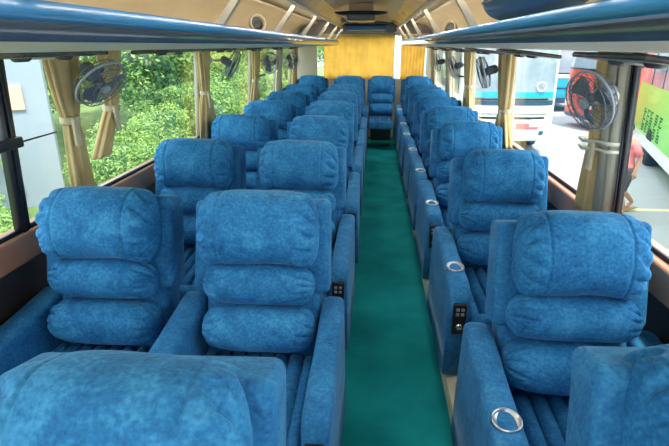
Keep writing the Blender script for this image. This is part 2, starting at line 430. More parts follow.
# ------------------------------------------------------------------ curtains
def curtain(side, y, zt, ztie, zb, wt, wti, wb, label, mat=CURT, lean=0, nf=9, dep=.07, seed=0, leanb=0):
    rnd = random.Random(seed)
    f = xl if side < 0 else xr; s = -side
    root = empty('curtain', (f(SILL) + s * (.07 if side < 0 else .05), y, zb))
    N = 84; b = nb(); rings = []; H = 30
    ph = [rnd.uniform(0, 6.28) for _ in range(4)]
    tt = (ztie - zb) / (zt - zb)
    def wid(t):
        if t > tt:
            u = (t - tt) / (1 - tt); return wti + (wt - wti) * (u ** .62)
        u = (tt - t) / tt; return wti + (wb - wti) * (u ** .72)
    def cy(t):
        if t > tt: return lean * ((t - tt) / (1 - tt))
        return leanb * ((tt - t) / tt)
    for j in range(H + 1):
        t = j / H; z = zb + (zt - zb) * t; w_ = wid(t); dd = dep * (.55 + .45 * min(1, w_ / wt)) * .5
        if abs(t - tt) < .03: dd *= .9
        ring = []
        for k in range(N):
            a = 2 * PI * k / N
            fo = 1 + .32 * math.sin(nf * a + ph[0] + 1.2 * t) + .12 * math.sin((nf * 2 - 3) * a + ph[1] - 2 * t)
            ring.append(b.verts.new((f(z) - f(SILL) + dd * math.sin(a) * fo, cy(t) + w_ / 2 * math.cos(a) * (1 + .3 * (fo - 1)), z - zb)))
        rings.append(ring)
    for p, q in zip(rings, rings[1:]):
        for k in range(N): b.faces.new((p[k], p[(k + 1) % N], q[(k + 1) % N], q[k]))
    b.faces.new(rings[0]); b.faces.new(rings[-1])
    obj('drape', b, mat, root)
    b = nb(); n = 28; hz = .02
    for z0 in (0,):
        pr = []
        for zz, k_ in ((-hz, 1.0), (-hz * .6, 1.12), (hz * .6, 1.12), (hz, 1.0)):
            pr.append([b.verts.new((f(ztie) - f(SILL) + (dep * .36 + .006) * 1.15 * k_ * math.sin(2 * PI * k / n), (wti / 2 + .008) * k_ * math.cos(2 * PI * k / n), ztie - zb + zz)) for k in range(n)])
        for p, q in zip(pr, pr[1:] + pr[:1]):
            for k in range(n): b.faces.new((p[k], p[(k + 1) % n], q[(k + 1) % n], q[k]))
    obj('tie_band', b, CURTL, root)
    b = nb(); x = f(ztie) - f(SILL) + s * (dep * .36 + .012)
    box(b, x - .008, x + .010, -.045, -.005, ztie - zb - .12, ztie - zb + .012, bev=.006, M=None); obj('tie_tail', b, CURTL, root)
    tag(root, label, 'curtain', 'tied side curtains'); return root
LC = 'tied gold curtain at the left windows, '
RC = 'tied gold curtain at the right windows, '
ZB = .86
ZT = 1.678
curtain(-1, 2.20, ZT, 1.37, SILL, .23, .080, .16, LC + 'nearest the camera', seed=1, leanb=.06, lean=-.02, nf=7)
curtain(-1, 2.58, ZT, 1.38, 1.14, .20, .085, .15, LC + 'short one just behind the first fan', seed=2, nf=6, lean=.02, leanb=-.14)
curtain(-1, 4.12, ZT, 1.32, SILL, .24, .10, .42, LC + 'second from the camera', seed=3, lean=-.02, leanb=.10, nf=8)
curtain(-1, 5.95, ZT, 1.30, SILL, .26, .14, .40, LC + 'third from the camera', seed=4)
curtain(-1, 7.45, ZT, 1.34, SILL, .34, .20, .36, LC + 'fourth from the camera', mat=CURTL, seed=5)
curtain(-1, 8.95, ZT, 1.34, SILL, .30, .2, .30, LC + 'in the rear corner', seed=6)
curtain(1, 2.33, ZT, 1.27, SILL, .06, .055, .20, RC + 'nearest, beside the broad pillar', seed=7, lean=0, leanb=.06, nf=6)
curtain(1, 4.08, ZT, 1.20, SILL, .30, .12, .42, RC + 'before the white coach', seed=8, dep=.09, nf=7)
curtain(1, 5.72, ZT, 1.26, SILL, .28, .12, .36, RC + 'third from the camera', seed=9, dep=.08, mat=CURT, nf=7)
curtain(1, 7.28, ZT, 1.26, SILL, .34, .14, .36, RC + 'fourth from the camera', seed=10, dep=.08, mat=CURTL)
curtain(1, 9.2, ZT, 1.28, SILL, .40, .32, .40, RC + 'in the rear corner', seed=11, dep=.08, mat=CURTL)

# whitish straps tying the first right curtain round the pillar
b = nb()
for z in (1.29, 1.255):
    x = xr(z); pts = [(x - .03, 2.43, z - .01), (x - .10, 2.42, z - .01), (x - .115, 2.34, z - .01), (x - .085, 2.30, z - .004), (x - .072, 2.26, z), (x - .070, 2.205, z), (x - .02, 2.20, z)]
    tube(b, pts, .009, 6)
o = obj('curtain_strap', b, RIB); tag(o, 'pair of whitish straps tied round the broad beige pillar on the right', 'strap')

# ------------------------------------------------------------------ fans
def make_fan(R=.125):
    root = empty('fan')
    def ring(b, r, z, t): tube(b, [(r * math.cos(2 * PI * k / 36), r * math.sin(2 * PI * k / 36), z) for k in range(36)], t, 6, closed=True)
    b = nb(); ring(b, R, 0, .006); obj('rim', b, FANL, root)
    b = nb(); ring(b, R * .93, .028, .0022); ring(b, R * .93, -.03, .0022); ring(b, R * .55, .038, .0018); ring(b, R * .6, -.042, .0018)
    for k in range(28):
        a = 2 * PI * k / 28; c, s = math.cos(a), math.sin(a)
        tube(b, [(R * c, R * s, 0), (R * .93 * c, R * .93 * s, .026), (R * .55 * c, R * .55 * s, .038), (.02 * c, .02 * s, .04)], .0014, 4)
        tube(b, [(R * c, R * s, 0), (R * .93 * c, R * .93 * s, -.028), (R * .6 * c, R * .6 * s, -.042), (.03 * c, .03 * s, -.048)], .0014, 4)
    obj('cage', b, FANG, root)
    b = nb(); lathe(b, [(.001, .046), (.018, .045), (.026, .038), (.026, .032), (.001, .03)], 20); obj('badge', b, FANL, root)
    b = nb(); lathe(b, [(.001, .020), (.018, .018), (.022, .0), (.030, -.03), (.036, -.05), (.034, -.10), (.02, -.115), (.001, -.118)], 20); obj('motor', b, FANG, root)
    for k in range(3):
        b = nb(); a0 = 2 * PI * k / 3; g = []
        for i in range(9):
            r = .022 + (R * .84 - .022) * i / 8; wdt = .25 + .75 * math.sin(PI * min(1, (i + 1) / 8.5) * .72)
            row = []
            for j in range(7):
                t = -1 + j / 3; a = a0 + t * .52 * wdt + .25 * i / 8
                row.append((r * math.cos(a), r * math.sin(a), .012 * t))
            g.append(row)
        V = [[[b.verts.new((x, y, z + dz)) for (x, y, z) in row] for row in g] for dz in (0, .003)]
        for s in (0, 1):
            for i in range(8):
                for j in range(6): b.faces.new((V[s][i][j], V[s][i + 1][j], V[s][i + 1][j + 1], V[s][i][j + 1]))
        for i in range(8):
            for j in (0, 6): b.faces.new((V[0][i][j], V[0][i + 1][j], V[1][i + 1][j], V[1][i][j]))
        for j in range(6):
            for i in (0, 8): b.faces.new((V[0][i][j], V[0][i][j + 1], V[1][i][j + 1], V[1][i][j]))
        obj('blade', b, FANG, root)
    return root
def place_fan(root, loc, axis, wall, label, spin=0):
    root.location = loc
    ax = Vector(axis).normalized(); q = ax.to_track_quat('Z', 'Y'); root.rotation_mode = 'QUATERNION'; root.rotation_quaternion = q
    # bracket reaches from the motor to the wall
    inv = (Matrix.Translation(loc) @ q.to_matrix().to_4x4()).inverted()
    back = Vector((0, 0, -.10)); wl_ = inv @ Vector(wall)
    b = nb(); mid = (back + wl_) / 2 + inv.to_3x3() @ Vector((0, 0, -.01))
    tube(b, [back, mid, wl_], .009, 8); 
    nrm = inv.to_3x3() @ Vector((1 if wall[0] < 0 else -1, 0, 0))
    M = Matrix.Translation(wl_) @ nrm.to_track_quat('Z', 'Y').to_matrix().to_4x4()
    r = lathe(b, [(.001, .018), (.022, .016), (.030, .006), (.030, -.004), (.001, -.004)], 18, M)
    obj('bracket', b, RIB, root); tag(root, label, 'fan', 'cabin fans')
fan0 = make_fan()
specs = [(-1, (-1.25, 2.20, 1.535), (.68, -.18, -.67), (-1.42, 2.30, 1.64), 'grey caged fan beside the nearest left curtain'),
         (1, (.905, 2.16, 1.482), (-.88, -.28, -.36), (xr(1.5) - .075, 2.17, 1.49), 'grey caged fan on the broad beige right pillar'),
         (-1, (-1.27, 4.45, 1.535), (.85, .15, -.45), (-1.43, 4.3, 1.58), 'grey caged fan at the left windows, behind the second pillar curtain'),
         (-1, (-1.30, 6.2, 1.49), (.75, -.6, -.1), (-1.44, 6.1, 1.56), 'grey caged fan at the left windows, behind the third pillar curtain'),
         (-1, (-1.30, 7.85, 1.47), (.5, -.8, -.1), (-1.44, 7.7, 1.54), 'grey caged fan at the left windows, far back before the rear corner'),
         (1, (.87, 4.17, 1.490), (-.93, .10, -.30), (xr(1.5) - .035, 4.14, 1.50), 'grey caged fan at the right windows, in front of the white coach'),
         (1, (.89, 5.92, 1.46), (-.9, .05, -.3), (xr(1.5) - .035, 5.8, 1.50), 'grey caged fan at the right windows, third from the camera'),
         (1, (.89, 7.46, 1.46), (-.9, .1, -.2), (xr(1.5) - .035, 7.34, 1.50), 'grey caged fan at the right windows, farthest back')]
fans = [fan0] + [copy_tree(fan0) for _ in specs[1:]]
for fo, (sd, loc, ax, wp, lb) in zip(fans, specs): place_fan(fo, loc, ax, wp, lb)
# small grey bar shelves below the far left fan
for side, y, lb in ((-1, 6.35, 'left'), (1, 6.6, 'right')):
    b = nb(); f = xl if side < 0 else xr; s = -side
    tube(b, [(f(1.3) + s * .01, y - .28, 1.335), (f(1.3) + s * .05, y - .22, 1.335), (f(1.3) + s * .05, y + .22, 1.335), (f(1.3) + s * .01, y + .28, 1.335)], .011, 8)
    o = obj('grab_bar', b, FRAME); tag(o, 'dark horizontal grab bar across the %s window under a fan' % lb, 'bar')

# ------------------------------------------------------------------ seats
TILT = math.radians(15)
HINGE = Vector((0, -.10, .42))
def BF(x, u, v):
    """back frame: u up along the backrest, v toward the sitter"""
    return Vector((x, HINGE.y + u * math.sin(TILT) - v * math.cos(TILT), HINGE.z + u * math.cos(TILT) + v * math.sin(TILT)))
def roll(uc, hu, vc, hv, hw, seed, wr=.035, seam=True, droop=0, pw=7, pe=.34, e=.86):
    rnd = random.Random(seed); b = nb(); NX, NA = 96, 120
    p = [rnd.uniform(0, 6.28) for _ in range(6)]; rings = []
    for i in range(NX + 1):
        s = -1 + 2 * i / NX
        s = math.copysign(1 - (1 - abs(s)) ** 1.25, s) if abs(s) > 0 else 0
        sc = max(.02, (1 - abs(s) ** pw)) ** pe
        gat = math.exp(-((abs(s) - .86) / .15) ** 2)
        sd = 1 if s > 0 else -1
        ring = []
        for k in range(NA):
            a = 2 * PI * k / NA
            c, q = math.cos(a), math.sin(a)
            cu = math.copysign(abs(q) ** e, q); cv = math.copysign(abs(c) ** e, c)
            q1 = abs(math.sin(5.5 * a + p[0] + sd * 1.3 + 4 * s + .6 * math.sin(2 * a + p[5])))
            q2 = abs(math.sin(8.5 * a + p[1] * sd - 7 * s))
            wrk = wr * gat * (.35 - 1.7 * (1 - q1) ** 2.2 - .7 * (1 - q2) ** 3)
            soft = .022 * math.sin(2 * a + 3.1 * s + p[2]) * math.cos(2.4 * s + p[3]) + .012 * math.sin(5 * a + p[4] + 4 * s)
            dip = -.035 * math.exp(-((abs(s) - .60) / .018) ** 2) if seam else 0
            r = sc * (1 + wrk + soft + dip) 
            x = hw * s * (1 + .03 * wrk / wr * gat if wr else 1)
            u = uc + hu * r * cu - droop * abs(s) ** 3
            v = vc + hv * r * cv
            ring.append(b.verts.new(BF(x, u, v)))
        rings.append(ring)
    for A, B in zip(rings, rings[1:]):
        for k in range(NA): b.faces.new((A[k], A[(k + 1) % NA], B[(k + 1) % NA], B[k]))
    b.faces.new(rings[0]); b.faces.new(rings[-1])
    return b
def shell_bm():
    """upholstered slab: broad wings behind the headrest, narrower below"""
    b = nb(); box(b, -.288, .288, .30, .69, -.10, .050, bev=.024, seg=4)
    for v in b.verts:
        x, u, vv = v.co
        v.co = (x * (1 - .03 * max(0, (u - .5) / .2) ** 2), u + .012 * math.sin(x * 9), vv)
    box(b, -.245, .245, -.04, .34, -.15, .015, bev=.03, seg=4)
    for v in b.verts:
        x, u, vv = v.co; v.co = BF(x, u, vv)
    return b
def cushion_bm(hw):
    b = nb(); NX, NY = 72, 16; y0, y1 = -.64, -.13; top = []; ch = 8
    for j in range(NY + 1):
        t = j / NY; y = y0 + (y1 - y0) * t; row = []
        for i in range(NX + 1):
            s = -1 + 2 * i / NX; x = hw * s
            g = abs(math.sin(PI * ch * (s + 1) / 2)) ** .45
            z = .465 + .012 * (g - 1) * 2.4 - .05 * max(0, abs(s) - .93) / .07 - .07 * max(0, 1 - t * 6) ** 2 - .02 * (1 - t) + .012 * math.cos(s * 1.5)
            row.append(b.verts.new((x, y, z)))
        top.append(row)
    bot = [[b.verts.new((v.co.x, v.co.y, .36)) for v in row] for row in top]
    for g in (top, bot):
        for j in range(NY):
            for i in range(NX): b.faces.new((g[j][i], g[j][i + 1], g[j + 1][i + 1], g[j + 1][i]))
    for j in range(NY):
        for i in (0, NX): b.faces.new((top[j][i], top[j + 1][i], bot[j + 1][i], bot[j][i]))
    for i in range(NX):
        for j in (0, NY): b.faces.new((top[j][i], top[j][i + 1], bot[j][i + 1], bot[j][i]))
    return b
def legrest_bm(hw):
    b = nb(); box(b, -hw, hw, -.685, -.60, .13, .45, bev=.035, seg=4); return b
def arm_bm(xc, hw, yf, yr, flare=0):
    """padded arm panel; rounded top sloping gently to the front, rounded front edge"""
    b = nb(); n = 26; rings = []
    prof = []
    # outline around the cross-section (x, z fraction) bottom -> top -> bottom
    for k in range(9):
        a = PI * k / 8
        prof.append((-math.copysign(abs(math.cos(a)) ** .6, math.cos(a)), abs(math.sin(a)) ** .75))
    for j in range(n + 1):
        t = j / n; y = yf + (yr - yf) * t
        fr = max(0, 1 - t / .10); bk = max(0, (t - .93) / .07)
        zt = .605 + .065 * t - .055 * fr ** 2.2 - .02 * bk ** 2
        hh = hw * (1 - .12 * fr ** 2 - .10 * bk ** 2) * (1 + .03 * math.sin(9 * t))
        ring = [b.verts.new((xc - hh - flare, y, .115)), b.verts.new((xc - hh - flare * .5, y, .36)), b.verts.new((xc - hh, y, zt - .07))]
        for cx, sz in prof: ring.append(b.verts.new((xc + cx * hh * (1 if abs(cx) < 1 else 1), y, zt - .035 + .035 * sz)))
        ring += [b.verts.new((xc + hh, y, zt - .07)), b.verts.new((xc + hh + flare * .5, y, .36)), b.verts.new((xc + hh + flare, y, .115))]
        rings.append(ring)
    N = len(rings[0])
    for A, B in zip(rings, rings[1:]):
        for k in range(N): b.faces.new((A[k], A[(k + 1) % N], B[(k + 1) % N], B[k]))
    b.faces.new(rings[0]); b.faces.new(rings[-1])
    return b
def cup_bm(x, y, z, r=.044):
    b = nb(); M = Matrix.Translation((x, y, z)) @ Matrix.Rotation(math.radians(6), 4, 'X')
    lathe(b, [(r * 1.02, -.012), (r * 1.08, .006), (r * 1.05, .013), (r * .97, .014), (r * .90, .009), (r * .86, .004), (.001, .0025)], 30, M)
    return b
def add_panel(arm, x, y):
    b = nb(); box(b, x - .033, x + .033, y - .014, y + .02, .36, .53, bev=.008)
    p = obj('control_panel', b, BLACK, arm)
    b = nb()
    for i, (dx, z) in enumerate(((-.012, .50), (.012, .50), (-.012, .475), (.012, .475))): box(b, x + dx - .008, x + dx + .008, y - .018, y - .012, z - .008, z + .008, bev=.002, seg=1)
    obj('button', b, BUTTON, p)
    b = nb(); M = Matrix.Translation((x, y - .014, .405)) @ Matrix.Rotation(PI / 2, 4, 'X')
    lathe(b, [(.001, .006), (.014, .006), (.017, .0), (.017, -.002)], 16, M); obj('socket', b, STEEL, p)

MESH = {}
def make_seat(name, kind):
    """kind: 'window' (outer arm only), 'pair' (both arms, aisle on +x), 'single' (both arms, aisle on -x), 'middle' (no arms)"""
    root = empty(name)
    def part(nm, key, fn, mat, parent=None):
        if key not in MESH:
            o = obj(nm, fn(), mat, parent or root); MESH[key] = o.data; return o
        o = bpy.data.objects.new(nm, MESH[key]); COL.objects.link(o); o.parent = parent or root; return o
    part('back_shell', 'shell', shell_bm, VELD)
    part('headrest', 'head', lambda: roll(.582, .150, .062, .145, .245, 3, wr=.12, droop=.024, pw=8, pe=.36, e=.84), VEL)
    if kind == 'single': kids(root)[-1].scale = (.90, 1, 1); kids(root)[0].scale = (.96, 1, 1)
    part('back_cushion', 'mid', lambda: roll(.345, .086, .062, .104, .232, 5, wr=.13, seam=False, pw=5, pe=.42, e=.98), VEL)
    part('back_cushion', 'low', lambda: roll(.158, .097, .062, .116, .236, 8, wr=.12, seam=False, pw=5, pe=.42, e=.98), VEL)
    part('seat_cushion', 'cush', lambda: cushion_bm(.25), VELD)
    if kind == 'middle': part('legrest', 'leg2', lambda: bx(-.235, .235, -.685, -.60, .31, .45, bev=.035, seg=4), VEL)
    else: part('legrest', 'leg', lambda: legrest_bm(.235), VEL)
    part('pedestal', 'ped', lambda: bx(-.20, .20, -.52, .02, .10, .36, bev=.01), BLACK)
    YF, YR = -.67, .06
    def arm(sd, cup, panel, hw=.058, xa=.312):
        key = 'arm%+d%.3f%d' % (sd, hw, 1)
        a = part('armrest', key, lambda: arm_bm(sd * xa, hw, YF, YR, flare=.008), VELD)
        if cup: part('cup_holder', 'cup%+d%.2f' % (sd, hw), lambda: cup_bm(sd * xa, -.46, .618), CUPM, a)
        if panel: add_panel(a, sd * xa, YF)
    if kind == 'window': arm(-1, False, False)
    if kind == 'pair': arm(1, False, True, .048, .30); arm(-1, True, False)
    if kind == 'single': arm(-1, True, True, .052, .305); arm(1, False, False)
    return root
ORDN = ['first', 'second', 'third', 'fourth', 'fifth', 'sixth', 'seventh', 'eighth', 'ninth']
sw = make_seat('bus_seat', 'window'); sp = make_seat('bus_seat', 'pair'); ss = make_seat('bus_seat', 'single'); sm = make_seat('bus_seat', 'middle')
used = set()
def place_seat(proto, x, y, z, label, grp, tilt=0):
    o = proto if proto.name not in used else copy_tree(proto)
    used.add(proto.name)
    o.location = (x, y, z); o.rotation_euler = (0, 0, tilt)
    tag(o, label, 'seat', grp); return o
LY = [.70, 1.84, 2.95, 4.07, 5.2, 6.32, 7.5]
RY = [.82, 1.67, 2.77, 3.85, 4.82, 5.78, 6.75, 7.65]
XW, XM, XS, XA = -1.12, -.455, .738, .118
rj = random.Random(4)
for i, y in enumerate(LY):
    if i > 0:
        place_seat(sw, XW, y, 0, 'blue velvet seat in the left window column, %s' % ('nearest to the camera' if i == 1 else '%s from the camera' % ORDN[i - 1]), 'left window seats', rj.uniform(-.02, .02))
    place_seat(sp, XM, y, 0, 'blue velvet seat in the column left of the aisle, %s' % ('foremost' if i == 0 else '%s from the front' % ORDN[i]), 'seats left of the aisle', rj.uniform(-.015, .015))
for i, y in enumerate(RY):
    place_seat(ss, XS, y, 0, 'blue velvet seat in the single column right of the aisle, %s' % ('foremost' if i == 0 else '%s from the camera' % ORDN[i]), 'seats right of the aisle', rj.uniform(-.015, .015))
# rear row
YB = 8.95
for pr, x, lb in ((sw, XW, 'back row blue velvet seat at the left window under the rear corner'), (sp, XM, 'back row blue velvet seat just left of the aisle, under the yellow curtain'),
                  (sm, XA, 'back row blue velvet seat facing down the aisle from its far end'), (ss, XS, 'back row blue velvet seat at the right window under the narrow yellow curtain')):
    place_seat(pr, x, YB, .04, lb, 'back row seats').scale.x = .87 if pr is sm else 1

# blue cushion lying on the right rack
root = empty('cushion', (.60, 2.15, 1.795))
b = nb(); N = 40; rings = []
for j in range(31):
    t = -1 + 2 * j / 30; sc = max(.001, 1 - abs(t) ** 3.2) ** .5; ring = []
    for k in range(N):
        a = 2 * PI * k / N; q = math.sin(a); c = math.cos(a)
        ring.append(b.verts.new((.13 * sc * math.copysign(abs(c) ** .85, c) * (1 + .02 * math.sin(7 * a + 5 * t)), .50 * t, .085 + sc * .085 * math.copysign(abs(q) ** .8, q) * (1 + .03 * math.sin(6 * t + 2 * a)))))
    rings.append(ring)
for A, B in zip(rings, rings[1:]):
    for k in range(N): b.faces.new((A[k], A[(k + 1) % N], B[(k + 1) % N], B[k]))
b.faces.new(rings[0]); b.faces.new(rings[-1])
obj('cover', b, pbr('navy_cushion', (.012, .09, .23), .6, noise=(9, (.02, .13, .31), .3), sheen=.3), root)
b = nb(); tube(b, [(-.1365 * (1 - abs(t) ** 3.2) ** .5 if abs(t) < 1 else 0, .50 * t, .085) for t in [-.98 + 1.96 * i / 30 for i in range(31)]], .006, 6)
obj('piping', b, BLACK, root)
tag(root, 'dark blue rounded cushion lying in the right luggage rack', 'cushion')

# ------------------------------------------------------------------ outside
G = -1.1
def noise_mat(*a, **k): return pbr(*a, **k)
PAVE = pbr('concrete', (.36, .355, .36), .9, noise=(.7, (.46, .455, .45), .25, 10))
GRASS = pbr('grass', (.10, .17, .05), .95, noise=(1.2, (.2, .28, .08), .2, 8))
obj('ground', bx(-60, -2.2, -30, 70, G - .2, G), GRASS, kind='structure', smooth=False)
obj('pavement', bx(-2.2, 70, -30, 70, G - .2, G), PAVE, kind='structure', smooth=False)
YEL = pbr('yellow_paint', (.80, .66, .36), .8)
b = nb(); box(b, 4.2, 24, 8.62, 8.76, G, G + .006); obj('lane_line', b, YEL, kind='structure', smooth=False)

def foliage(n, rx, ry, h, size, rnd, mode='tree'):
    b = nb()
    clumps = [(Vector((rnd.gauss(0, rx * .45), rnd.gauss(0, ry * .45), h * rnd.uniform(.12 if mode == 'bush' else .28, .95))), rnd.uniform(.28, .55)) for _ in range(26)]
    for i in range(n):
        c, cr = rnd.choice(clumps)
        dv = Vector((rnd.gauss(0, 1), rnd.gauss(0, 1), rnd.gauss(0, 1))).normalized() * (cr * rnd.uniform(.6, 1.0)) * min(rx, h * .5) 
        p = c + dv
        if p.z < .03: p.z = abs(p.z) + .03
        s = size * rnd.uniform(.6, 1.4)
        nrm = (dv.normalized() * .8 + Vector((rnd.gauss(0, .6), rnd.gauss(0, .6), .5 + rnd.gauss(0, .6)))).normalized()
        a = nrm.orthogonal().normalized(); a.rotate(Matrix.Rotation(rnd.uniform(0, 6.28), 3, nrm)); c2 = nrm.cross(a)
        v = [b.verts.new(p + a * s), b.verts.new(p + c2 * s * .45 + nrm * s * .1), b.verts.new(p - a * s), b.verts.new(p - c2 * s * .45 + nrm * s * .1)]
        f = b.faces.new(v); r = rnd.random(); f.material_index = 0 if r < .5 else (1 if r < .85 else 2)
    return b
BARK = pbr('bark', (.10, .07, .05), .9)
rnd = random.Random(11)
def make_tree(seed, rx, h, n, size, cols, bush=False):
    rnd = random.Random(seed); root = empty('shrub' if bush else 'tree')
    obj('foliage', foliage(n, rx, rx, h, size, rnd, 'bush' if bush else 'tree'), cols, root, smooth=False)
    b = nb(); tube(b, [(0, 0, 0), (.06, .03, h * .3), (-.03, .08, h * .6), (.05, 0, h * .85)], [.12, .09, .06, .02] if not bush else [.05, .04, .03, .01], 8)
    for k in range(5):
        a = rnd.uniform(0, 6.28); z = h * rnd.uniform(.3, .6)
        tube(b, [(0, 0, z), (rx * .3 * math.cos(a), rx * .3 * math.sin(a), z + h * .12), (rx * .6 * math.cos(a), rx * .6 * math.sin(a), z + h * .2)], [.05 if not bush else .02, .03, .01], 6)
    obj('trunk', b, BARK, root)
    return root
T1 = make_tree(1, 2.6, 5.2, 16000, .085, [LEAF[0], LEAF[1], LEAF[2]])
T2 = make_tree(2, 2.3, 4.6, 16000, .08, [LEAF[1], LEAF[2], LEAF[0]])
B1 = make_tree(3, 1.5, 2.1, 16000, .045, [LEAF[0], LEAF[1], LEAF[2]], True)
B2 = make_tree(4, 1.4, 1.9, 16000, .043, [LEAF[1], LEAF[0], LEAF[2]], True)
tused = set()
def tree(pr, x, y, sc, label, cat, grp, rz):
    o = pr if pr.name not in tused else copy_tree(pr); tused.add(pr.name)
    o.location = (x, y, G); o.scale = (sc,) * 3; o.rotation_euler = (0, 0, rz); tag(o, label, cat, grp)
spots = [(T2, -6.6, 15.0, .85), (T1, -9.4, 14.6, .95), (T1, -9.2, 20.0, 1.0), (T2, -6.6, 26.5, .75), (T1, -9.5, 27.5, 1.05), (T2, -6.0, 34.0, 1.1), (T1, -9.0, 39.0, 1.2), (T2, -14.5, 16.5, 1.1), (T1, -14.8, 24, 1.2), (T2, -5.2, 43.0, 1.2)]
for i, (p, x, y, s) in enumerate(spots):
    tree(p, x, y, s, ('bright green' if p is T1 else 'deeper green') + ' leafy tree beyond the left windows, %s from the camera' % (['nearest', 'second', 'third', 'fourth', 'fifth', 'sixth', 'seventh', 'eighth', 'ninth', 'tenth', 'eleventh'][sorted(range(len(spots)), key=lambda k: spots[k][1]).index(i)]), 'tree', 'trees outside the left windows', i * 1.7)
bs = [(B1, -6.0, 3.0, .75), (B2, -6.2, 5.6, .95), (B1, -3.9, 15.6, .9), (B2, -4.5, 12.2, .9), (B1, -5.6, 15.4, 1.0), (B2, -5.6, 17.8, 1.2), (B1, -3.9, 4.6, .5), (B2, -3.8, 7.2, .65), (B1, -4.4, 9.6, .72), (B2, -3.0, 13.4, .6)]
for i, (p, x, y, s) in enumerate(bs):
    tree(p, x, y, s, 'dense green shrub below the left windows, %s from the camera' % ['nearest', 'second', 'third', 'fourth', 'fifth', 'sixth', 'seventh', 'eighth', 'ninth', 'tenth'][sorted(range(len(bs)), key=lambda k: bs[k][2]).index(i)], 'shrub', 'shrubs below the left windows', i * 2.3)
# grey building behind the foremost left window
root = empty('building', (-5.75, 8.3, G), math.radians(34))
WALLG = pbr('grey_wall', (.26, .31, .38), .9, noise=(.6, (.33, .38, .45), .3, 8))
obj('wall', bx(-6, 0, 0, 4, 0, 6.5), WALLG, root, smooth=False)
obj('roof', bx(-6.2, .2, -.2, 4.2, 6.5, 6.7), DARKW, root, smooth=False)
obj('sign_panel', bx(-.75, -.35, -.04, 0, 1.75, 2.15), pbr('faded_orange', (.65, .42, .32), .8), root, smooth=False)
tag(root, 'pale blue-grey building behind the foremost left window', 'building')

# ---- coaches
WHT = pbr('coach_white', (.80, .79, .76), .3, coat=.3)
WGL = pbr('coach_windshield', (.22, .28, .34), .08, coat=.5, noise=(1.5, (.40, .46, .52), .25))
TEAL = pbr('coach_teal', (.02, .42, .60), .3, coat=.3)
RED = pbr('coach_red', (.75, .07, .03), .35, coat=.3)
GRN = pbr('coach_green', (.20, .62, .06), .4, coat=.2)
TYRE = pbr('tyre', (.02, .02, .02), .9)
LAMPM = pbr('headlight', (.70, .66, .58), .15, coat=1)
DKBL = pbr('dark_blue_band', (.04, .08, .16), .3)
PINK = pbr('faded_red', (.62, .16, .18), .4)
def coach(name, loc, rz, W, L, body, label, zs=(.42, 1.45, 3.0, 3.35), windshield=WGL, extra=None, band=None):
    """front faces local -Y; zs = skirt, windshield bottom, windshield top, roof (above ground)"""
    root = empty(name, loc, rz); hw = W / 2; sk, wb_, wt_, rf = zs
    b = nb(); side = [(0, sk), (-.06, sk + .35), (-.04, wb_), (.10, wt_), (.30, rf - .05), (.6, rf), (L - .3, rf), (L, rf - .25), (L, sk)]
    # plan-rounded nose: extrude across x with nose set back at the corners
    n = 16; rings = []
    for i in range(n + 1):
        t = -1 + 2 * i / n; x = hw * t; set_ = .28 * abs(t) ** 4
        rings.append([b.verts.new((x, y + (set_ if k < 5 else 0), z)) for k, (y, z) in enumerate(side)])
    K = len(side)
    for A, B in zip(rings, rings[1:]):
        for k in range(K): b.faces.new((A[k], A[(k + 1) % K], B[(k + 1) % K], B[k]))
    b.faces.new(rings[0]); b.faces.new(rings[-1])
    obj('body', b, body, root, smooth=False)
    def facade(nm, mat, x0, x1, z0, z1, off=.012, parent=None):
        b = nb(); nx = 14; nz = 4
        def yz(z):
            P = [(0, sk), (-.06, sk + .35), (-.04, wb_), (.10, wt_), (.30, rf - .05)]
            for (ya, za), (yb, zb) in zip(P, P[1:]):
                if z <= zb: return ya + (yb - ya) * (z - za) / (zb - za)
            return P[-1][0]
        g = []
        for d_ in (off, -.03):
            g.append([[b.verts.new((x0 + (x1 - x0) * i / nx, yz(z0 + (z1 - z0) * j / nz) + .28 * abs((x0 + (x1 - x0) * i / nx) / hw) ** 4 - d_, z0 + (z1 - z0) * j / nz)) for i in range(nx + 1)] for j in range(nz + 1)])
        for s in (0, 1):
            for j in range(nz):
                for i in range(nx): b.faces.new((g[s][j][i], g[s][j][i + 1], g[s][j + 1][i + 1], g[s][j + 1][i]))
        for j in range(nz):
            for i in (0, nx): b.faces.new((g[0][j][i], g[0][j + 1][i], g[1][j + 1][i], g[1][j][i]))
        for i in range(nx):
            for j in (0, nz): b.faces.new((g[0][j][i], g[0][j][i + 1], g[1][j][i + 1], g[1][j][i]))
        return obj(nm, b, mat, parent or root, smooth=False)
    wsh = facade('windshield', windshield, -hw + .08, hw - .08, wb_, wt_)
    facade('windshield_wiper', BLACK, -hw * .8, hw * .8, wb_ + .01, wb_ + .05, .03)
    for sx in (-1, 1):
        facade('headlight', LAMPM, sx * hw * .62 - .2, sx * hw * .62 + .2, sk + .38, sk + .58, .02)
        b = nb(); 
        box(b, sx * (hw + .004) - .01, sx * (hw + .004) + .01, .6, L - .5, wb_ + .1, wt_ - .1); obj('side_window', b, BLACK, root, smooth=False)
        for y in (1.6, L - 2.6):
            b = nb(); M = Matrix.Translation((sx * (hw - .16), y, .45)) @ Matrix.Rotation(PI / 2, 4, 'Y')
            r = lathe(b, [(.001, -.16), (.25, -.16), (.44, -.15), (.45, -.1), (.45, .1), (.44, .15), (.25, .16), (.001, .16)], 24, M); obj('wheel', b, TYRE, root)
    for a in (extra or []): facade(*a)
    tag(root, label, 'bus'); return root
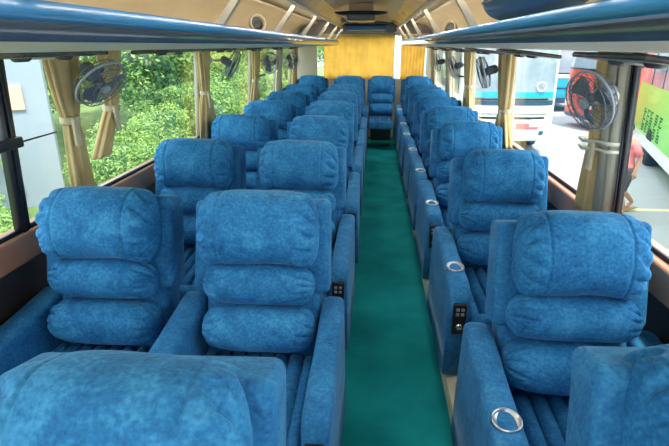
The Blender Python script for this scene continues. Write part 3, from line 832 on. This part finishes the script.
coach('coach', (3.50, 13.2, G), math.radians(0), 2.45, 10.5, WHT, 'white coach facing the right windows with a pale windshield',
      extra=[('grille', BLACK, -.95, -.15, .98, 1.03, .014), ('grille', BLACK, .15, .95, .98, 1.03, .014),
             ('grille', BUTTON, -1.0, -.12, 1.10, 1.12, .014), ('grille', BUTTON, .12, 1.0, 1.10, 1.12, .014),
             ('stripe', DKBL, -1.15, 1.15, 1.33, 1.44, .016), ('stripe', TEAL, -1.12, 1.12, 1.52, 1.66, .018),
             ('lettering_strip', PINK, -.80, -.22, .72, .86, .016), ('lettering_strip', PINK, .22, .80, .72, .86, .016),
             ('fog_lamp', DKBL, .86, .98, .56, .66, .016), ('fog_lamp', DKBL, -.98, -.86, .56, .66, .016), ('bumper', RIB, -.9, .9, .44, .52, .02)], zs=(.40, 1.45, 2.95, 3.35))
b = nb(); tube(b, [(.75 + .11 * math.cos(2 * PI * k / 24), -.035, 1.80 + .11 * math.sin(2 * PI * k / 24)) for k in range(24)], .016, 6, closed=True)
obj('emblem', b, WHT, [o for o in bpy.data.objects if o.name == 'coach'][0])
coach('coach', (8.3, 22.6, G), math.radians(0), 2.4, 9, TEAL, 'bright teal bus parked between the white coach and the red bus',
      extra=[('stripe', WHT, -1.1, 1.1, 1.45, 1.62, .016), ('stripe', DKBL, -1.15, 1.15, 1.0, 1.06, .016), ('bumper', DKBL, -1.1, 1.1, .38, .62, .02)], zs=(.40, 1.62, 2.95, 3.3), windshield=WGL)
coach('coach', (7.20, 18.1, G), math.radians(-90 + 10), 2.5, 9, RED, 'red bus nose seen behind the fan on the broad right pillar',
      extra=[('bumper', DKBL, -1.1, 1.1, .38, .50, .02)], zs=(.36, 2.0, 2.95, 3.3))
# green bus, long flank toward us
root = empty('coach', (7.0, 9.2, G), math.radians(-18))
b = nb(); box(b, -1.25, 1.25, -4.8, 5.7, .35, 3.2, bev=.12, seg=4); obj('body', b, GRN, root)
b = nb(); box(b, -1.265, -1.24, -4.5, 5.5, 1.85, 2.9, bev=.01); obj('side_window', b, WGL, root, smooth=False)
b = nb()
for k in range(7): box(b, -1.275, -1.262, -4.2 + k * 1.35, -4.14 + k * 1.35, 1.85, 2.9)
obj('window_post', b, BLACK, root, smooth=False)
b = nb(); box(b, -1.262, -1.24, -4.6, 5.5, .36, .62, bev=.01); obj('skirt', b, WHT, root, smooth=False)
b = nb(); rr = random.Random(3)
for col_y in (4.2, 3.72, 3.3, 2.7, 2.2):
    for r_ in range(9):
        z = 1.22 - r_ * .065; y = col_y
        for k in range(5):
            wd = rr.uniform(.02, .05); box(b, -1.262, -1.249, y - wd, y, z, z + .04); y -= wd + .018
            if rr.random() < .12: break
obj('lettering', b, pbr('dark_green_print', (.03, .16, .03), .6), root, smooth=False)
for y in (-3.2, 3.0):
    for sx in (-1, 1):
        b = nb(); M = Matrix.Translation((sx * 1.1, y, .45)) @ Matrix.Rotation(PI / 2, 4, 'Y')
        lathe(b, [(.001, -.16), (.25, -.16), (.44, -.15), (.45, -.1), (.45, .1), (.44, .15), (.25, .16), (.001, .16)], 24, M); obj('wheel', b, TYRE, root)
tag(root, 'bright green bus at the far right with dark lettering on its flank', 'bus')

# hazy backdrop buildings beyond the car park
HZ = pbr('far_wall', (.55, .56, .58), .9)
root = empty('building', (14, 46, G)); obj('wall', bx(-12, 12, -2, 3, 0, 6), HZ, root, smooth=False); obj('roof', bx(-12.3, 12.3, -2.3, 3.3, 6, 6.3), DARKW, root, smooth=False)
tag(root, 'long pale building far beyond the parked buses', 'building')

# ---- person walking outside, mostly behind the pillar
def person(loc, rz):
    root = empty('person', loc, rz)
    J = {'pel': (0, 0, .86, .125), 'wai': (0, 0, 1.0, .11), 'che': (0, -.01, 1.2, .135), 'nk': (0, 0, 1.36, .055), 'hd': (0, -.02, 1.46, .085), 'hd2': (0, -.02, 1.56, .082),
         'hl': (.085, 0, .80, .085), 'kl': (.09, -.14, .45, .055), 'al': (.09, -.05, .08, .038), 'tl': (.09, -.20, .035, .03),
         'hr': (-.085, 0, .80, .085), 'kr': (-.09, .02, .44, .055), 'ar': (-.09, .26, .13, .038), 'tr': (-.09, .14, .04, .03),
         'sl': (.16, 0, 1.30, .055), 'el': (.21, .10, 1.04, .040), 'wl': (.20, .02, .82, .028),
         'sr': (-.16, 0, 1.30, .055), 'er': (-.21, -.06, 1.04, .040), 'wr': (-.20, -.20, .86, .028)}
    E = [('pel', 'wai'), ('wai', 'che'), ('che', 'nk'), ('nk', 'hd'), ('hd', 'hd2'), ('pel', 'hl'), ('hl', 'kl'), ('kl', 'al'), ('al', 'tl'), ('pel', 'hr'), ('hr', 'kr'), ('kr', 'ar'), ('ar', 'tr'),
         ('che', 'sl'), ('sl', 'el'), ('el', 'wl'), ('che', 'sr'), ('sr', 'er'), ('er', 'wr')]
    for sd, w_ in ((1, 'wl'), (-1, 'wr')):
        x, y, z, _ = J[w_]
        J['pm' + w_] = (x, y - .01, z - .06, .030); E.append((w_, 'pm' + w_))
        for k in range(4):
            J['f%d%s' % (k, w_)] = (x, y - .04 + .022 * k, z - .10 - (.01 if k in (1, 2) else 0), .010); E.append(('pm' + w_, 'f%d%s' % (k, w_)))
            J['g%d%s' % (k, w_)] = (x - sd * .012, y - .045 + .024 * k, z - .14 - (.012 if k in (1, 2) else 0), .008); E.append(('f%d%s' % (k, w_), 'g%d%s' % (k, w_)))
        J['t' + w_] = (x - sd * .01, y - .055, z - .07, .010); E.append((w_, 't' + w_))
    ks = list(J); me = bpy.data.meshes.new('body'); me.from_pydata([J[k][:3] for k in ks], [(ks.index(a), ks.index(c)) for a, c in E], [])
    o = bpy.data.objects.new('body', me); COL.objects.link(o); o.parent = root
    sk = o.modifiers.new('skin', 'SKIN')
    if not me.skin_vertices: 
        me.attributes.new('x', 'FLOAT', 'POINT')
    for i, k in enumerate(ks): me.skin_vertices[0].data[i].radius = (J[k][3],) * 2
    me.skin_vertices[0].data[0].use_root = True
    o.modifiers.new('sub', 'SUBSURF').levels = 2; o.modifiers['sub'].render_levels = 2
    me.materials.append(pbr('skin', (.48, .25, .16), .6))
    # clothes: shell lathe follows torso and upper arms
    b = nb(); n = 28; rg = []
    for z, rx, ry, yy in ((.70, .185, .15, 0), (.80, .18, .15, 0), (.98, .145, .12, 0), (1.15, .17, .135, -.01), (1.27, .185, .125, -.005), (1.345, .12, .085, 0), (1.375, .07, .065, 0)):
        rg.append([b.verts.new((rx * math.cos(2 * PI * k / n), yy + ry * math.sin(2 * PI * k / n), z)) for k in range(n)])
    for A, B in zip(rg, rg[1:]):
        for k in range(n): b.faces.new((A[k], A[(k + 1) % n], B[(k + 1) % n], B[k]))
    for s_, e_ in (('sl', 'el'), ('sr', 'er')):
        p0, p1 = Vector(J[s_][:3]), Vector(J[e_][:3]); tube(b, [p0 * 1.0, p0.lerp(p1, .5), p0.lerp(p1, .85)], [.07, .062, .060], 12)
    obj('shirt', b, pbr('pink_cloth', (.80, .20, .22), .8), root)
    b = nb()
    for h_, k_ in (('hl', 'kl'), ('hr', 'kr')):
        p0, p1 = Vector(J[h_][:3]), Vector(J[k_][:3]); tube(b, [p0 + Vector((0, 0, .08)), p0, p0.lerp(p1, .9)], [.105, .105, .085], 14)
    obj('shorts', b, pbr('dark_cloth', (.05, .05, .07), .8), root)
    b = nb(); lathe(b, [(.001, .10), (.05, .095), (.085, .06), (.098, .01), (.096, -.03), (.085, -.05)], 20, Matrix.Translation((0, .005, 1.54))); obj('hair', b, BLACK, root)
    b = nb(); lathe(b, [(.001, -.02), (.010, -.012), (.012, 0), (.001, .012)], 8, Matrix.Translation((0, -.108, 1.50))); obj('nose', b, me.materials[0], root)
    b = nb()
    for sx in (-1, 1): lathe(b, [(.001, -.006), (.008, 0), (.001, .006)], 8, Matrix.Translation((sx * .032, -.096, 1.525)))
    obj('eye', b, BLACK, root)
    for t_, hz, dx in (('tl', 0, .09), ('tr', .01, -.09)):
        x, y, z, _ = J[t_]; b = nb(); box(b, x - .045, x + .045, y - .06, y + .20, max(0, z - .045), max(0, z - .045) + .02, bev=.006); obj('sandal', b, pbr('tan_sandal', (.40, .24, .12), .7), root)
    tag(root, 'person in a pink top and sandals walking outside, partly behind the broad pillar', 'person')
    return root
pw = person((4.44, 8.5, G), math.radians(-75)); pw.rotation_euler = (math.radians(9), 0, math.radians(-75))
